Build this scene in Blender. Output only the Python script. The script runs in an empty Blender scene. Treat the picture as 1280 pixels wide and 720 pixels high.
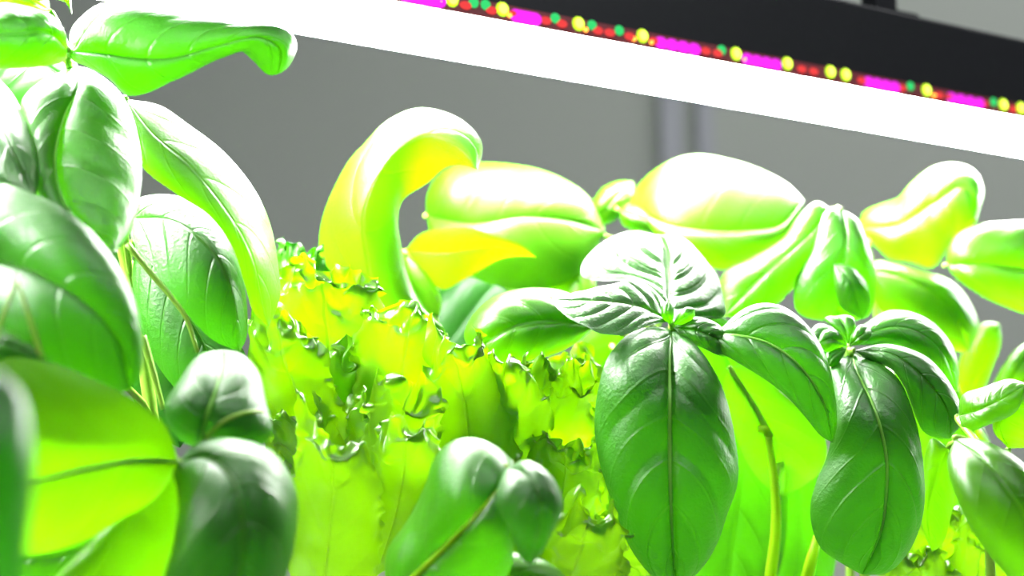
import bpy, math, random
import numpy as np
from mathutils import Vector, noise

random.seed(7)
scene = bpy.context.scene
COL = scene.collection
LAMP_S = 130.0
WALL_FILL_W = 11.0
SHEEN_FILL_W = 24.0
WORLD_S = .11

# ------------------------------------------------------------------ camera
F = 1280 * 50.0 / 36.0
TH = math.radians(9.9)
CAM = np.array([0.0, 0.0, 1.20])
RIGHT = np.array([1.0, 0.0, 0.0])
FWD = np.array([0.0, math.cos(TH), math.sin(TH)])
UP = np.array([0.0, -math.sin(TH), math.cos(TH)])
TRAY_Z = 1.10

cd = bpy.data.cameras.new('camera')
cam = bpy.data.objects.new('camera', cd)
COL.objects.link(cam)
cam.location = CAM
cam.rotation_euler = (math.pi / 2 + TH, 0, 0)
cd.lens = 50
cd.sensor_width = 36
cd.clip_start = 0.01
cd.dof.use_dof = True
cd.dof.focus_distance = 0.435
cd.dof.aperture_fstop = 7.5
scene.camera = cam


def P(x, y, d):
    """photo pixel + depth (cm) -> a point of the place"""
    d = d / 100.0
    return CAM + FWD * d + RIGHT * ((x - 640) / F * d) + UP * ((360 - y) / F * d)


def PA(a):
    a = np.asarray(a, float)
    d = a[:, 2:3] / 100.0
    return CAM + FWD * d + RIGHT * ((a[:, 0:1] - 640) / F * d) + UP * ((360 - a[:, 1:2]) / F * d)


# ------------------------------------------------------------------ helpers
def tag(o, label=None, cat=None, group=None, kind=None):
    if label: o['label'] = label
    if cat: o['category'] = cat
    if group: o['group'] = group
    if kind: o['kind'] = kind
    return o


def empty(name, loc, label, cat, group=None):
    o = bpy.data.objects.new(name, None)
    o.empty_display_size = 0.02
    COL.objects.link(o)
    o.location = loc
    return tag(o, label, cat, group)


def mesh_obj(name, verts, faces, mat, parent=None, smooth=True, uv=None):
    verts = np.asarray(verts, float)
    if parent is not None:
        off = np.array(world_loc(parent))
        verts = verts - off
    me = bpy.data.meshes.new(name)
    me.from_pydata(verts.tolist(), [], faces)
    me.materials.append(mat)
    if uv is not None:
        l = me.uv_layers.new(name='UVMap')
        idx = np.empty(len(me.loops), dtype=np.int32)
        me.loops.foreach_get('vertex_index', idx)
        l.data.foreach_set('uv', np.asarray(uv, np.float32)[idx].ravel())
    if smooth:
        me.polygons.foreach_set('use_smooth', [True] * len(me.polygons))
    me.update()
    o = bpy.data.objects.new(name, me)
    COL.objects.link(o)
    if parent is not None:
        o.parent = parent
    return o


def world_loc(o):
    v = Vector((0, 0, 0))
    while o is not None:
        v = v + o.location
        o = o.parent
    return v


def cr(points, n, k=12):
    """Catmull-Rom through points, n samples evenly spaced in arc length"""
    p = np.asarray(points, float)
    if len(p) == 2:
        t = np.linspace(0, 1, n)[:, None]
        return p[0] * (1 - t) + p[1] * t
    q = np.vstack([2 * p[0] - p[1], p, 2 * p[-1] - p[-2]])
    out = []
    for i in range(1, len(q) - 2):
        p0, p1, p2, p3 = q[i - 1], q[i], q[i + 1], q[i + 2]
        a = max(np.linalg.norm(p1 - p0), 1e-6) ** .5
        b = max(np.linalg.norm(p2 - p1), 1e-6) ** .5
        c = max(np.linalg.norm(p3 - p2), 1e-6) ** .5
        t0, t1, t2, t3 = 0, a, a + b, a + b + c
        for t in np.linspace(t1, t2, k, endpoint=False):
            A1 = p0 * (t1 - t) / (t1 - t0) + p1 * (t - t0) / (t1 - t0)
            A2 = p1 * (t2 - t) / (t2 - t1) + p2 * (t - t1) / (t2 - t1)
            A3 = p2 * (t3 - t) / (t3 - t2) + p3 * (t - t2) / (t3 - t2)
            B1 = A1 * (t2 - t) / (t2 - t0) + A2 * (t - t0) / (t2 - t0)
            B2 = A2 * (t3 - t) / (t3 - t1) + A3 * (t - t1) / (t3 - t1)
            out.append(B1 * (t2 - t) / (t2 - t1) + B2 * (t - t1) / (t2 - t1))
    out.append(p[-1])
    out = np.array(out)
    s = np.concatenate([[0], np.cumsum(np.linalg.norm(np.diff(out, axis=0), axis=1))])
    u = np.linspace(0, s[-1], n)
    return np.stack([np.interp(u, s, out[:, j]) for j in range(out.shape[1])], 1)


def tube(pts, radii, seg=8, cap=True):
    pts = np.asarray(pts, float)
    n = len(pts)
    radii = np.interp(np.linspace(0, 1, n), np.linspace(0, 1, len(radii)), radii)
    T = np.gradient(pts, axis=0)
    T /= np.linalg.norm(T, axis=1)[:, None] + 1e-12
    a = np.cross(T[0], [0.3, 0.9, 0.2]); a /= np.linalg.norm(a)
    V = []
    for i in range(n):
        a = a - T[i] * a.dot(T[i]); a /= np.linalg.norm(a)
        b = np.cross(T[i], a)
        for j in range(seg):
            w = 2 * math.pi * j / seg
            V.append(pts[i] + radii[i] * (a * math.cos(w) + b * math.sin(w)))
    Fc = []
    for i in range(n - 1):
        for j in range(seg):
            k = (j + 1) % seg
            Fc.append((i * seg + j, i * seg + k, (i + 1) * seg + k, (i + 1) * seg + j))
    if cap:
        Fc.append(tuple(range(seg - 1, -1, -1)))
        Fc.append(tuple((n - 1) * seg + j for j in range(seg)))
    return V, Fc


# ------------------------------------------------------------------ materials
def new_mat(name):
    m = bpy.data.materials.new(name)
    m.use_nodes = True
    m.node_tree.nodes.clear()
    return m, m.node_tree.nodes, m.node_tree.links


def math_node(N, Lk, op, a, b=None, c=None, clamp=False):
    n = N.new('ShaderNodeMath'); n.operation = op; n.use_clamp = clamp
    for i, v in enumerate((a, b, c)):
        if v is None: continue
        if isinstance(v, (int, float)): n.inputs[i].default_value = v
        else: Lk.new(v, n.inputs[i])
    return n.outputs[0]


def simple(name, col, rough=.5, metal=0, bump=0, scale=200, var=.1):
    m, N, Lk = new_mat(name)
    out = N.new('ShaderNodeOutputMaterial')
    b = N.new('ShaderNodeBsdfPrincipled')
    tc = N.new('ShaderNodeTexCoord')
    no = N.new('ShaderNodeTexNoise'); no.inputs['Scale'].default_value = scale; no.inputs['Detail'].default_value = 4
    Lk.new(tc.outputs['Object'], no.inputs['Vector'])
    mx = N.new('ShaderNodeMix'); mx.data_type = 'RGBA'
    mx.inputs[6].default_value = (*[c * (1 - var) for c in col], 1)
    mx.inputs[7].default_value = (*[min(1, c * (1 + var)) for c in col], 1)
    Lk.new(no.outputs['Fac'], mx.inputs[0])
    Lk.new(mx.outputs[2], b.inputs['Base Color'])
    b.inputs['Roughness'].default_value = rough
    b.inputs['Metallic'].default_value = metal
    if bump:
        bp = N.new('ShaderNodeBump'); bp.inputs['Strength'].default_value = bump; bp.inputs['Distance'].default_value = .001
        Lk.new(no.outputs['Fac'], bp.inputs['Height'])
        Lk.new(bp.outputs[0], b.inputs['Normal'])
    Lk.new(b.outputs[0], out.inputs[0])
    return m


def emit(name, col, s):
    m, N, Lk = new_mat(name)
    out = N.new('ShaderNodeOutputMaterial')
    e = N.new('ShaderNodeEmission')
    e.inputs[0].default_value = (*col, 1); e.inputs[1].default_value = s
    Lk.new(e.outputs[0], out.inputs[0])
    return m


def leaf_mat(name, base, vein, trans, mixf, rough, spec=.5, K=7.0, bump=.35, vw=.07, coat=0.0, fine=900, coat_r=.3):
    """a glossy leaf skin over a blade that lets light through; veins follow the blade's own UVs"""
    m, N, Lk = new_mat(name)
    out = N.new('ShaderNodeOutputMaterial')
    uv = N.new('ShaderNodeUVMap'); uv.uv_map = 'UVMap'
    sp = N.new('ShaderNodeSeparateXYZ'); Lk.new(uv.outputs[0], sp.inputs[0])
    u, v = sp.outputs[0], sp.outputs[1]
    a = math_node(N, Lk, 'ABSOLUTE', math_node(N, Lk, 'MULTIPLY_ADD', v, 2.0, -1.0))
    ph = math_node(N, Lk, 'MULTIPLY', math_node(N, Lk, 'SUBTRACT', u, math_node(N, Lk, 'MULTIPLY', math_node(N, Lk, 'POWER', a, 1.4), .32)), K)
    fr = math_node(N, Lk, 'FRACT', math_node(N, Lk, 'ADD', ph, 10.0))
    dist = math_node(N, Lk, 'ABSOLUTE', math_node(N, Lk, 'SUBTRACT', fr, .5))   # .5 at the vein
    line = math_node(N, Lk, 'MULTIPLY', math_node(N, Lk, 'SUBTRACT', dist, .5 - vw), 1 / vw, clamp=True)
    fade = math_node(N, Lk, 'SUBTRACT', 1.0, math_node(N, Lk, 'POWER', a, 2.0), clamp=True)
    line = math_node(N, Lk, 'MULTIPLY', line, fade)
    rib = math_node(N, Lk, 'SUBTRACT', 1.0, math_node(N, Lk, 'MULTIPLY', a, 22.0), clamp=True)
    veinm = math_node(N, Lk, 'MAXIMUM', math_node(N, Lk, 'MULTIPLY', line, .4), rib)
    tc = N.new('ShaderNodeTexCoord')
    n1 = N.new('ShaderNodeTexNoise'); n1.inputs['Scale'].default_value = 60; n1.inputs['Detail'].default_value = 3
    Lk.new(tc.outputs['Object'], n1.inputs['Vector'])
    n2 = N.new('ShaderNodeTexNoise'); n2.inputs['Scale'].default_value = fine; n2.inputs['Detail'].default_value = 3
    Lk.new(tc.outputs['Object'], n2.inputs['Vector'])
    def tint(c, k):
        mx = N.new('ShaderNodeMix'); mx.data_type = 'RGBA'
        mx.inputs[6].default_value = (*[x * (1 - k) for x in c], 1)
        mx.inputs[7].default_value = (*[x * (1 + k) for x in c], 1)
        Lk.new(n1.outputs['Fac'], mx.inputs[0])
        m2 = N.new('ShaderNodeMix'); m2.data_type = 'RGBA'
        Lk.new(veinm, m2.inputs[0]); Lk.new(mx.outputs[2], m2.inputs[6])
        return m2
    bc = tint(base, .3); bc.inputs[7].default_value = (*vein, 1)
    tcv = tint(trans, .22); tcv.inputs[7].default_value = (*[x * .8 for x in trans], 1)
    bp = N.new('ShaderNodeBump'); bp.inputs['Strength'].default_value = bump; bp.inputs['Distance'].default_value = .0012
    h = math_node(N, Lk, 'SUBTRACT', math_node(N, Lk, 'MULTIPLY', n2.outputs['Fac'], .35), math_node(N, Lk, 'MULTIPLY', veinm, .9))
    Lk.new(h, bp.inputs['Height'])
    b = N.new('ShaderNodeBsdfPrincipled')
    Lk.new(bc.outputs[2], b.inputs['Base Color'])
    b.inputs['Roughness'].default_value = rough
    b.inputs['Specular IOR Level'].default_value = spec
    b.inputs['Coat Weight'].default_value = coat
    b.inputs['Coat Roughness'].default_value = coat_r
    Lk.new(bp.outputs[0], b.inputs['Normal'])
    t = N.new('ShaderNodeBsdfTranslucent')
    Lk.new(tcv.outputs[2], t.inputs[0]); Lk.new(bp.outputs[0], t.inputs['Normal'])
    mx = N.new('ShaderNodeMixShader'); mx.inputs[0].default_value = mixf
    Lk.new(b.outputs[0], mx.inputs[1]); Lk.new(t.outputs[0], mx.inputs[2])
    Lk.new(mx.outputs[0], out.inputs[0])
    return m


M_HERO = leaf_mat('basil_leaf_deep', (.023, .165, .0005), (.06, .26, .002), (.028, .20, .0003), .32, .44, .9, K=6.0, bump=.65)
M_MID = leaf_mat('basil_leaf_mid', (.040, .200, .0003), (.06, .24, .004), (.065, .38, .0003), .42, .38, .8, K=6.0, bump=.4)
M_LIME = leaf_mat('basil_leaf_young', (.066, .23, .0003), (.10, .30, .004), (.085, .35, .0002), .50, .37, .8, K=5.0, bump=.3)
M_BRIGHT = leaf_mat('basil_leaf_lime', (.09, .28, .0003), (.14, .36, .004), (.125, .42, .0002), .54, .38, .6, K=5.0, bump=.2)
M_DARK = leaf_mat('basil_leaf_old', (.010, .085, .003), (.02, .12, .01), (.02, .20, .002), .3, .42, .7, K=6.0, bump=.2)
M_LET = leaf_mat('lettuce_leaf', (.13, .33, .0005), (.2, .42, .006), (.165, .41, .0002), .54, .28, 1.0, K=4.0, bump=.4, vw=.12, fine=350, coat=1.0, coat_r=.14)
M_STEM = simple('basil_stem', (.28, .50, .05), .4, var=.2, scale=120)
M_STEM_LIME = leaf_mat('basil_stem_pale', (.48, .78, .01), (.5, .8, .01), (.6, .9, .002), .5, .45, .5, K=1, bump=.1)
M_RIB = simple('leaf_midrib', (.20, .50, .06), .4, var=.15, scale=150)
M_BUD = leaf_mat('basil_bud', (.12, .38, .03), (.25, .5, .08), (.4, .85, .01), .4, .35, .6, K=5, bump=.3)

# ------------------------------------------------------------------ leaves
def envl(u):
    return np.sin(np.pi * np.clip(u, 0, 1)) ** .6


def make_leaf(plant, M, L, R, mat, dl=0.5, dr=0.5, sign=1, bulge=.14, pucker=.025, K=6.5,
              wave=.0, nu=46, nv=24, rib=False, petiole=None, name='leaf', open_tip=False,
              ruffle=0.0, rl=.011, jag=0.0, lip=.004, seed=0, round_=1.0, rib_mat=None, label=None, pet_r=.0009):
    M = [tuple(p) for p in M]
    u = np.linspace(0, 1, nu)
    if open_tip: u = 1 - (1 - u) ** 1.5
    uu = np.linspace(0, 1, 200)
    def at_u(c):
        return np.stack([np.interp(u, uu, c[:, j]) for j in range(c.shape[1])], 1)
    mc = at_u(cr(M, 200))
    def edge(E, off):
        pts = [M[0]] + list(E) + ([] if open_tip else [M[-1]])
        if len(E[0]) == 3:
            return at_u(cr(pts, 200))
        c = at_u(cr([p[:2] for p in pts], 200))
        d = mc[:, 2] + off * (envl(u) if not open_tip else np.clip(u * 1.6, 0, 1))
        return np.column_stack([c, d])
    lc, rc = edge(L, dl), edge(R, dr)
    v = np.linspace(-1, 1, nv * 2 + 1)
    a = np.abs(v)
    G = np.zeros((nu, len(v), 3))
    for j, vv in enumerate(v):
        e = lc if vv < 0 else rc
        pos = mc * (1 - a[j]) + e * a[j]
        lag = lc[:, 2] * vv * (vv - 1) / 2 + mc[:, 2] * (1 - vv * vv) + rc[:, 2] * vv * (vv + 1) / 2
        pos = pos.copy()
        pos[:, 2] = pos[:, 2] * (1 - round_) + lag * round_
        G[:, j] = pos
    W = PA(G.reshape(-1, 3)).reshape(G.shape)
    # normals of the plain sheet
    Tu = np.gradient(W, axis=0); Tv = np.gradient(W, axis=1)
    Nn = np.cross(Tu, Tv)
    Nn /= np.linalg.norm(Nn, axis=2)[..., None] + 1e-12
    mid = Nn[nu // 2, nv]
    tocam = CAM - W[nu // 2, nv]
    # one side for the whole blade: the sheet's own orientation
    ref = np.sign((Nn * (CAM - W)).sum(2).mean()) or 1.0
    Nn = Nn * ref * sign
    wid = .5 * (np.linalg.norm(W[:, 0] - W[:, nv], axis=1) + np.linalg.norm(W[:, -1] - W[:, nv], axis=1))
    A = a[None, :]; U = u[:, None]
    wmax = wid.max()
    disp = bulge * wid[:, None] * (4 * A * (1 - A) * .55 + (1 - A ** 2) * .25) * np.minimum(1, 6 * (1 - U)) ** .5 * np.minimum(1, 8 * U) ** .5
    if pucker:
        side = np.where(v < 0, 0.0, 0.5)[None, :]
        ph = (U - .32 * A ** 1.4) * K + .0 * side
        pil = np.abs(np.sin(np.pi * ph)) ** .55
        disp = disp + pucker * wmax * (pil - .5) * (1 - A ** 4) * np.minimum(1, A * 6) * np.clip(wid / wmax, 0, 1)[:, None]
        disp = disp - pucker * .7 * wmax * np.clip(1 - A * 9, 0, 1) * np.ones_like(U)
    rs = seed * 3.7 + len(bpy.data.objects) * .37
    if wave:
        disp = disp + wave * wid[:, None] * A ** 2 * (np.sin(U * 17 + rs + 2 * (v[None, :] > 0)) * .6 + np.sin(U * 31 + rs * 2) * .4)
    W = W + Nn * disp[..., None]
    # slow unevenness so no two blades read as the same sheet
    nz = np.array([[noise.noise(Vector(W[i, j]) * 45 + Vector((rs, 0, 0))) for j in range(len(v))] for i in range(nu)])
    W = W + Nn * (nz * (.10 if ruffle else .05) * wmax * np.minimum(1, 5 * U))[..., None]
    if ruffle:
        env = np.maximum(A ** 2, np.clip((U - .35) / .65, 0, 1) ** 1.4 + 0 * A) * np.clip(U * 3, 0, 1)
        rim = np.maximum(A ** 9, np.clip((U - .72) / .28, 0, 1) ** 2.2 + 0 * A) * np.clip(U * 3 - .4, 0, 1)
        Tn = Tu / (np.linalg.norm(Tu, axis=2)[..., None] + 1e-12)
        Vn = Tv / (np.linalg.norm(Tv, axis=2)[..., None] + 1e-12)
        f = np.zeros((6,) + nz.shape)
        for i in range(nu):
            for j in range(len(v)):
                q = Vector(W[i, j]) / rl + Vector((rs, rs * .5, 0))
                f[0, i, j] = noise.noise(q)
                f[1, i, j] = noise.noise(q * 1.3 + Vector((0, 11, 5)))
                f[2, i, j] = noise.noise(q * 3.8 + Vector((7, 0, 3)))
                f[3, i, j] = noise.noise(q * 3.8 + Vector((2, 5, 9)))
                f[4, i, j] = noise.noise(q * 3.8 + Vector((9, 15, 2)))
                f[5, i, j] = noise.noise(q * 1.9 + Vector((4, 1, 19)))
        W = W + Nn * (ruffle * (env * f[0] * 1.2 + rim * f[2] * 1.2 + .2 * f[5] * np.clip(U * 2, 0, 1)))[..., None]
        W = W + Vn * (ruffle * (.4 * env * f[1] + .9 * rim * f[3]))[..., None] + Tn * (ruffle * (.3 * env * f[1] + 1.0 * rim * f[4]))[..., None]
        if open_tip and lip:
            W = W + FWD * (lip * np.clip((U - .86) / .14, 0, 1) ** 1.6 * (.7 + .6 * f[0]))[..., None]
        if jag:
            W = W + Tn * (jag * np.clip((U - .5) / .5, 0, 1) ** 2 * (f[1] * 2.2))[..., None]
    nw = len(v)
    faces = [(i * nw + j, i * nw + j + 1, (i + 1) * nw + j + 1, (i + 1) * nw + j) for i in range(nu - 1) for j in range(nw - 1)]
    uvs = np.stack([np.repeat(u, nw), np.tile((v + 1) / 2, nu)], 1)
    o = mesh_obj(name, W.reshape(-1, 3), faces, mat, plant, uv=uvs)
    if label: o['label'] = label
    if rib:
        c = W[:, nv] + (np.sign((Nn[:, nv] * (CAM - W[:, nv])).sum(1)).mean() * Nn[:, nv]) * .0002
        r0 = rib if isinstance(rib, float) else .0006
        V, Fc = tube(c[: int(nu * .93)], [r0, r0 * .85, r0 * .3], 8)
        mesh_obj('midrib', V, Fc, rib_mat or M_RIB, o)
    if petiole is not None:
        b = W[0, nv]
        e = np.array(petiole)
        t0 = W[0, nv] - W[min(4, nu - 1), nv]
        t0 /= np.linalg.norm(t0) + 1e-9
        dist = np.linalg.norm(e - b)
        if dist > .003:
            c1 = b + t0 * dist * .18
            c2 = e + np.array([0, 0, dist * .25])
            tt = np.linspace(0, 1, 14)[:, None]
            pts = (1 - tt) ** 3 * b + 3 * (1 - tt) ** 2 * tt * c1 + 3 * (1 - tt) * tt ** 2 * c2 + tt ** 3 * e
            V, Fc = tube(pts, [pet_r, pet_r * 1.25], 8)
            mesh_obj('petiole', V, Fc, M_STEM, o)
    return o


class Plant:
    def __init__(self, name, stem_px, label, cat, stem_r=.0022, mat=M_STEM, top_r=.5):
        """stem_px: pixels with depth from the top node downwards; the stem then runs on to the tray"""
        pts = PA(stem_px)
        foot = pts[-1].copy(); foot[2] = TRAY_Z + .002
        low = pts[-1] * .5 + foot * .5
        base = foot.copy()
        self.root = empty(name, Vector((foot[0], foot[1], TRAY_Z)), label, cat)
        line = np.vstack([pts, low[None], foot[None]])
        self.line = cr(line, 60)
        V, Fc = tube(self.line, [stem_r * top_r, stem_r, stem_r * 1.3], 10)
        self.stem = mesh_obj('stem', V, Fc, mat, self.root)

    def at(self, z):
        i = int(np.argmin(np.abs(self.line[:, 2] - z)))
        return self.line[i]

    def leaf(self, M, L, R, mat=None, **k):
        b = P(*M[0])
        dd = np.linalg.norm(self.line - b, axis=1)
        i = int(np.argmin(dd + .6 * np.maximum(0, self.line[:, 2] - b[2] + .012)))
        i = min(i + 1, len(self.line) - 1)
        if k.pop('pet', True):
            k['petiole'] = self.line[i]
        return make_leaf(self.root, M, L, R, mat or M_MID, **k)

    def low_leaves(self, n, z0, z1, size, mat, spread=.5, mats=None):
        """the plant's own lower leaves, in crossed pairs down the stem"""
        for q in range(n):
            z = z0 + (z1 - z0) * (q + .3) / max(1, n)
            s = self.at(z)
            ang = random.random() * 6.283
            ln = size * random.uniform(.8, 1.15)
            out = np.array([math.cos(ang), math.sin(ang), 0])
            sd = np.array([-math.sin(ang), math.cos(ang), 0])
            b = s + out * .006
            ctrl = [b, b + out * ln * .35 + np.array([0, 0, ln * .22]), b + out * ln * .75 + np.array([0, 0, ln * .12]), b + out * ln * .98 + np.array([0, 0, -ln * .25])]
            free_leaf(self.root, ctrl, sd, ln * .3, mats[q % len(mats)] if mats else mat, s)


def free_leaf(parent, ctrl, side, hw, mat, stempt=None, nu=26, nv=9, cup=.25, pucker=.03):
    c = cr(ctrl, nu)
    u = np.linspace(0, 1, nu)
    w = hw * (np.sin(np.pi * u ** .8) ** .75)
    v = np.linspace(-1, 1, 2 * nv + 1)
    T = np.gradient(c, axis=0); T /= np.linalg.norm(T, axis=1)[:, None]
    S = np.array(side, float)[None] - T * (T @ np.array(side, float))[:, None]
    S /= np.linalg.norm(S, axis=1)[:, None]
    Nn = np.cross(S, T); Nn /= np.linalg.norm(Nn, axis=1)[:, None]
    if Nn[:, 2].mean() < 0: Nn = -Nn
    A = np.abs(v)[None, :]; U = u[:, None]
    h = -cup * w[:, None] * A ** 2 + .14 * w[:, None] * 4 * A * (1 - A) + pucker * hw * (np.abs(np.sin(np.pi * (U - .32 * A ** 1.4) * 6)) ** .7 - .5) * (1 - A ** 4) * np.minimum(1, A * 6)
    W = c[:, None, :] + S[:, None, :] * (w[:, None] * v[None, :])[..., None] + Nn[:, None, :] * h[..., None]
    nw = len(v)
    faces = [(i * nw + j, i * nw + j + 1, (i + 1) * nw + j + 1, (i + 1) * nw + j) for i in range(nu - 1) for j in range(nw - 1)]
    uvs = np.stack([np.repeat(u, nw), np.tile((v + 1) / 2, nu)], 1)
    o = mesh_obj('leaf', W.reshape(-1, 3), faces, mat, parent, uv=uvs)
    if stempt is not None:
        V, Fc = tube(cr([stempt, (np.array(stempt) + c[0]) / 2, c[0] + T[0] * .001], 6), [.0008, .0006], 6)
        mesh_obj('petiole', V, Fc, M_STEM, o)
    return o

# ================================================================== PLANTS
# ---- tall basil, upper left
A = Plant('basil_plant', [(84, 72, 41.6), (95, 110, 43.5), (150, 300, 44.5), (178, 440, 44.5), (200, 640, 44.5)],
          'tall glossy basil plant at the upper left, top leaf reaching across the lamp', 'plant', .0022)
A.leaf([(84, 62, 41), (60, 42, 39.8), (20, 44, 39), (-30, 50, 39), (-75, 62, 40)], [(82, 42), (68, 22), (40, 8), (0, 2), (-40, 20)],
       [(80, 76), (50, 84), (0, 87), (-45, 88)], M_MID, dl=1.6, dr=.3, K=5)
A.leaf([(62, 14, 42), (40, 2, 41), (0, -12, 41), (-60, -25, 42)], [(60, 0), (30, -25), (-20, -45)], [(50, 14), (20, 12), (-20, 6)], M_LIME, dl=1, dr=.2)
A.leaf([(90, 18, 41.6), (74, -20, 41.4), (60, -60, 41.4)], [(84, 2), (62, -2), (50, -30)], [(90, -5), (100, -30)], M_MID, dl=.5, dr=.5, pet=False)
A.leaf([(86, 64, 41.4), (125, 67, 40.8), (172, 74, 40.2), (216, 74, 39.9), (266, 60, 39.8), (325, 47, 39.8), (350, 62, 39.9), (346, 93, 40.3)],
       [(88, 38), (106, 17), (128, 4), (160, 5), (200, 12), (250, 19), (312, 31), (362, 40), (371, 56), (363, 78)],
       [(90, 75), (112, 84), (137, 96), (162, 117), (203, 103), (250, 78), (297, 62), (318, 76), (334, 91)],
       M_HERO, dl=1.7, dr=.9, K=4, nu=60, pucker=.03, bulge=.2, round_=.8)
A.leaf([(92, 82, 42.4), (98, 112, 41.0), (80, 150, 39.7), (68, 195, 38.5), (72, 240, 37.6), (102, 285, 37.1), (146, 316, 37.1)],
       [(74, 90), (50, 103), (28, 126), (27, 152), (36, 195), (44, 240), (75, 285), (115, 310)],
       [(112, 86), (140, 105), (163, 138), (175, 180), (176, 222), (171, 262), (160, 298)],
       M_MID, dl=.2, dr=1.8, K=4.5, nu=60, bulge=.2, pucker=.04, rib=True)
A.leaf([(-50, 60, 41.4), (-20, 115, 39.6), (10, 180, 37.6), (44, 246, 36.6)], [(-60, 110), (-40, 180), (0, 235)],
       [(-15, 88), (15, 118), (38, 158), (50, 205)], M_HERO, dl=.2, dr=1.6, K=4, pucker=.02)
A.leaf([(158, 124, 42), (192, 168, 41.2), (236, 208, 40.8), (282, 262, 40.7), (314, 320, 41), (336, 408, 42)],
       [(200, 131), (236, 155), (276, 186), (311, 228), (336, 277), (348, 330), (349, 372)],
       [(164, 160), (178, 208), (217, 240), (262, 270), (291, 310), (306, 356), (318, 392)],
       M_LIME, dl=1.9, dr=-.2, K=5, nu=60, bulge=.06, pucker=.015, round_=.2)
A.leaf([(162, 272, 42.6), (215, 275, 41.4), (262, 310, 40.7), (292, 370, 40.6), (300, 440, 41.3)],
       [(170, 250), (200, 243), (232, 249), (270, 274), (296, 324), (308, 380), (308, 425)],
       [(164, 298), (186, 326), (212, 362), (238, 398), (270, 428)], M_HERO, dl=1.2, dr=.1, K=4, nu=56, bulge=.06, pucker=.015, round_=.15)
A.leaf([(170, 300, 44.2), (205, 350, 43.5), (250, 420, 43), (285, 500, 43)], [(190, 320), (235, 385), (300, 430), (310, 470)],
       [(165, 350), (180, 420), (215, 480), (250, 510)], M_HERO, dl=.3, dr=.4)
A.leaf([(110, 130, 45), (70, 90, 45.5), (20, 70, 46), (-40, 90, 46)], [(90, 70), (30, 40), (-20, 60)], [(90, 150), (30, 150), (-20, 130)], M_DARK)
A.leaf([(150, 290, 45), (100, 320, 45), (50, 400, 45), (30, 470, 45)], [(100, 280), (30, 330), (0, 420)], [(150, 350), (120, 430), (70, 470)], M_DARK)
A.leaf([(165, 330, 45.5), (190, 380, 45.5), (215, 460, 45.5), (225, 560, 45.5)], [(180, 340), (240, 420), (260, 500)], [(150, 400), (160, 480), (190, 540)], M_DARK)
A.leaf([(-70, 330, 37), (10, 330, 35), (85, 362, 33.8), (145, 420, 33.8), (163, 486, 34.5)],
       [(-40, 250), (0, 231), (40, 241), (76, 258), (110, 284), (140, 319), (160, 355), (172, 392), (178, 432), (175, 468)],
       [(-40, 405), (20, 445), (85, 484), (135, 494)], M_HERO, dl=.7, dr=.2, K=4, nu=60, bulge=.24, pucker=.015)
A.leaf([(-60, 420, 34), (-10, 425, 33.2), (58, 448, 33)], [(-30, 400), (20, 416), (45, 432)], [(-30, 460), (10, 470), (40, 462)], M_MID, dl=.6)
for q in ([(22, 352, 32.6), (8, 385, 32.6), (-6, 425, 32.6)], [(22, 352, 32.6), (36, 395, 32.4), (52, 448, 32.4)]):
    V, Fc = tube(cr(PA(q), 14), [.0004, .0006], 8); mesh_obj('leaf_stalk', V, Fc, M_STEM, A.root)
for q, r in (([(159, 305, 39.9), (188, 341, 39.9), (217, 375, 39.9), (232, 396, 39.9), (247, 440, 40)], .0006), ([(178, 420, 40), (190, 460, 40), (204, 512, 40)], .0007)):
    V, Fc = tube(cr(PA(q), 16), [r * 1.6, r], 8); mesh_obj('leaf_stalk', V, Fc, M_STEM, A.root)

# ---- short basil at the lower left
B = Plant('basil_plant', [(224, 576, 34.8), (226, 620, 35.4), (228, 700, 35.6), (230, 760, 35.6)],
          'short basil at the lower left, lime leaf spread beside a dark drooping leaf', 'plant', .0016)
B.leaf([(222, 577, 34.4), (179, 574, 33.8), (117, 584, 33.2), (58, 598, 32.8), (0, 612, 32.6), (-40, 625, 32.8)],
       [(216, 550), (200, 524), (167, 499), (117, 474), (58, 452), (0, 450), (-30, 500)],
       [(212, 600), (190, 626), (150, 650), (110, 672), (50, 690), (0, 690)], M_BRIGHT, dl=-.3, dr=.9, K=4, nu=60, rib=.0006, pucker=.02)
B.leaf([(250, 562, 35.6), (258, 522, 34.8), (270, 488, 35.2), (277, 460, 36.2), (279, 437, 37.8)], [(222, 548), (203, 514), (224, 474), (250, 445)],
       [(318, 562), (339, 542), (332, 502), (322, 465), (303, 444)], M_HERO, dl=.7, dr=.7, K=4, bulge=.24, rib=.0006)
B.leaf([(222, 577, 34.6), (258, 574, 33.6), (292, 602, 32.6), (302, 680, 32.2), (285, 790, 32.6)],
       [(216, 592), (224, 622), (216, 680), (205, 745)], [(250, 552), (290, 547), (342, 566), (371, 612), (374, 650), (364, 705), (340, 760)],
       M_HERO, dl=.4, dr=1.9, K=4, nu=60, bulge=.2)
B.leaf([(224, 582, 35.4), (190, 620, 35), (140, 680, 34.6), (90, 770, 34.6)], [(200, 592), (160, 622), (110, 680), (60, 740)], [(228, 620), (222, 690), (180, 760)], M_BRIGHT, dl=.2, dr=.6)
B.leaf([(226, 600, 36), (170, 650, 36.4), (90, 690, 36.6), (0, 700, 36.6)], [(180, 610), (90, 620), (20, 650)], [(190, 690), (110, 740), (40, 750)], M_MID)
V, Fc = tube(cr(PA([(258, 546, 34.9), (283, 525, 34.6), (306, 516, 34.8), (330, 514, 35.2)]), 14), [.0007, .0004], 8); mesh_obj('leaf_stalk', V, Fc, M_STEM, B.root)

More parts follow.
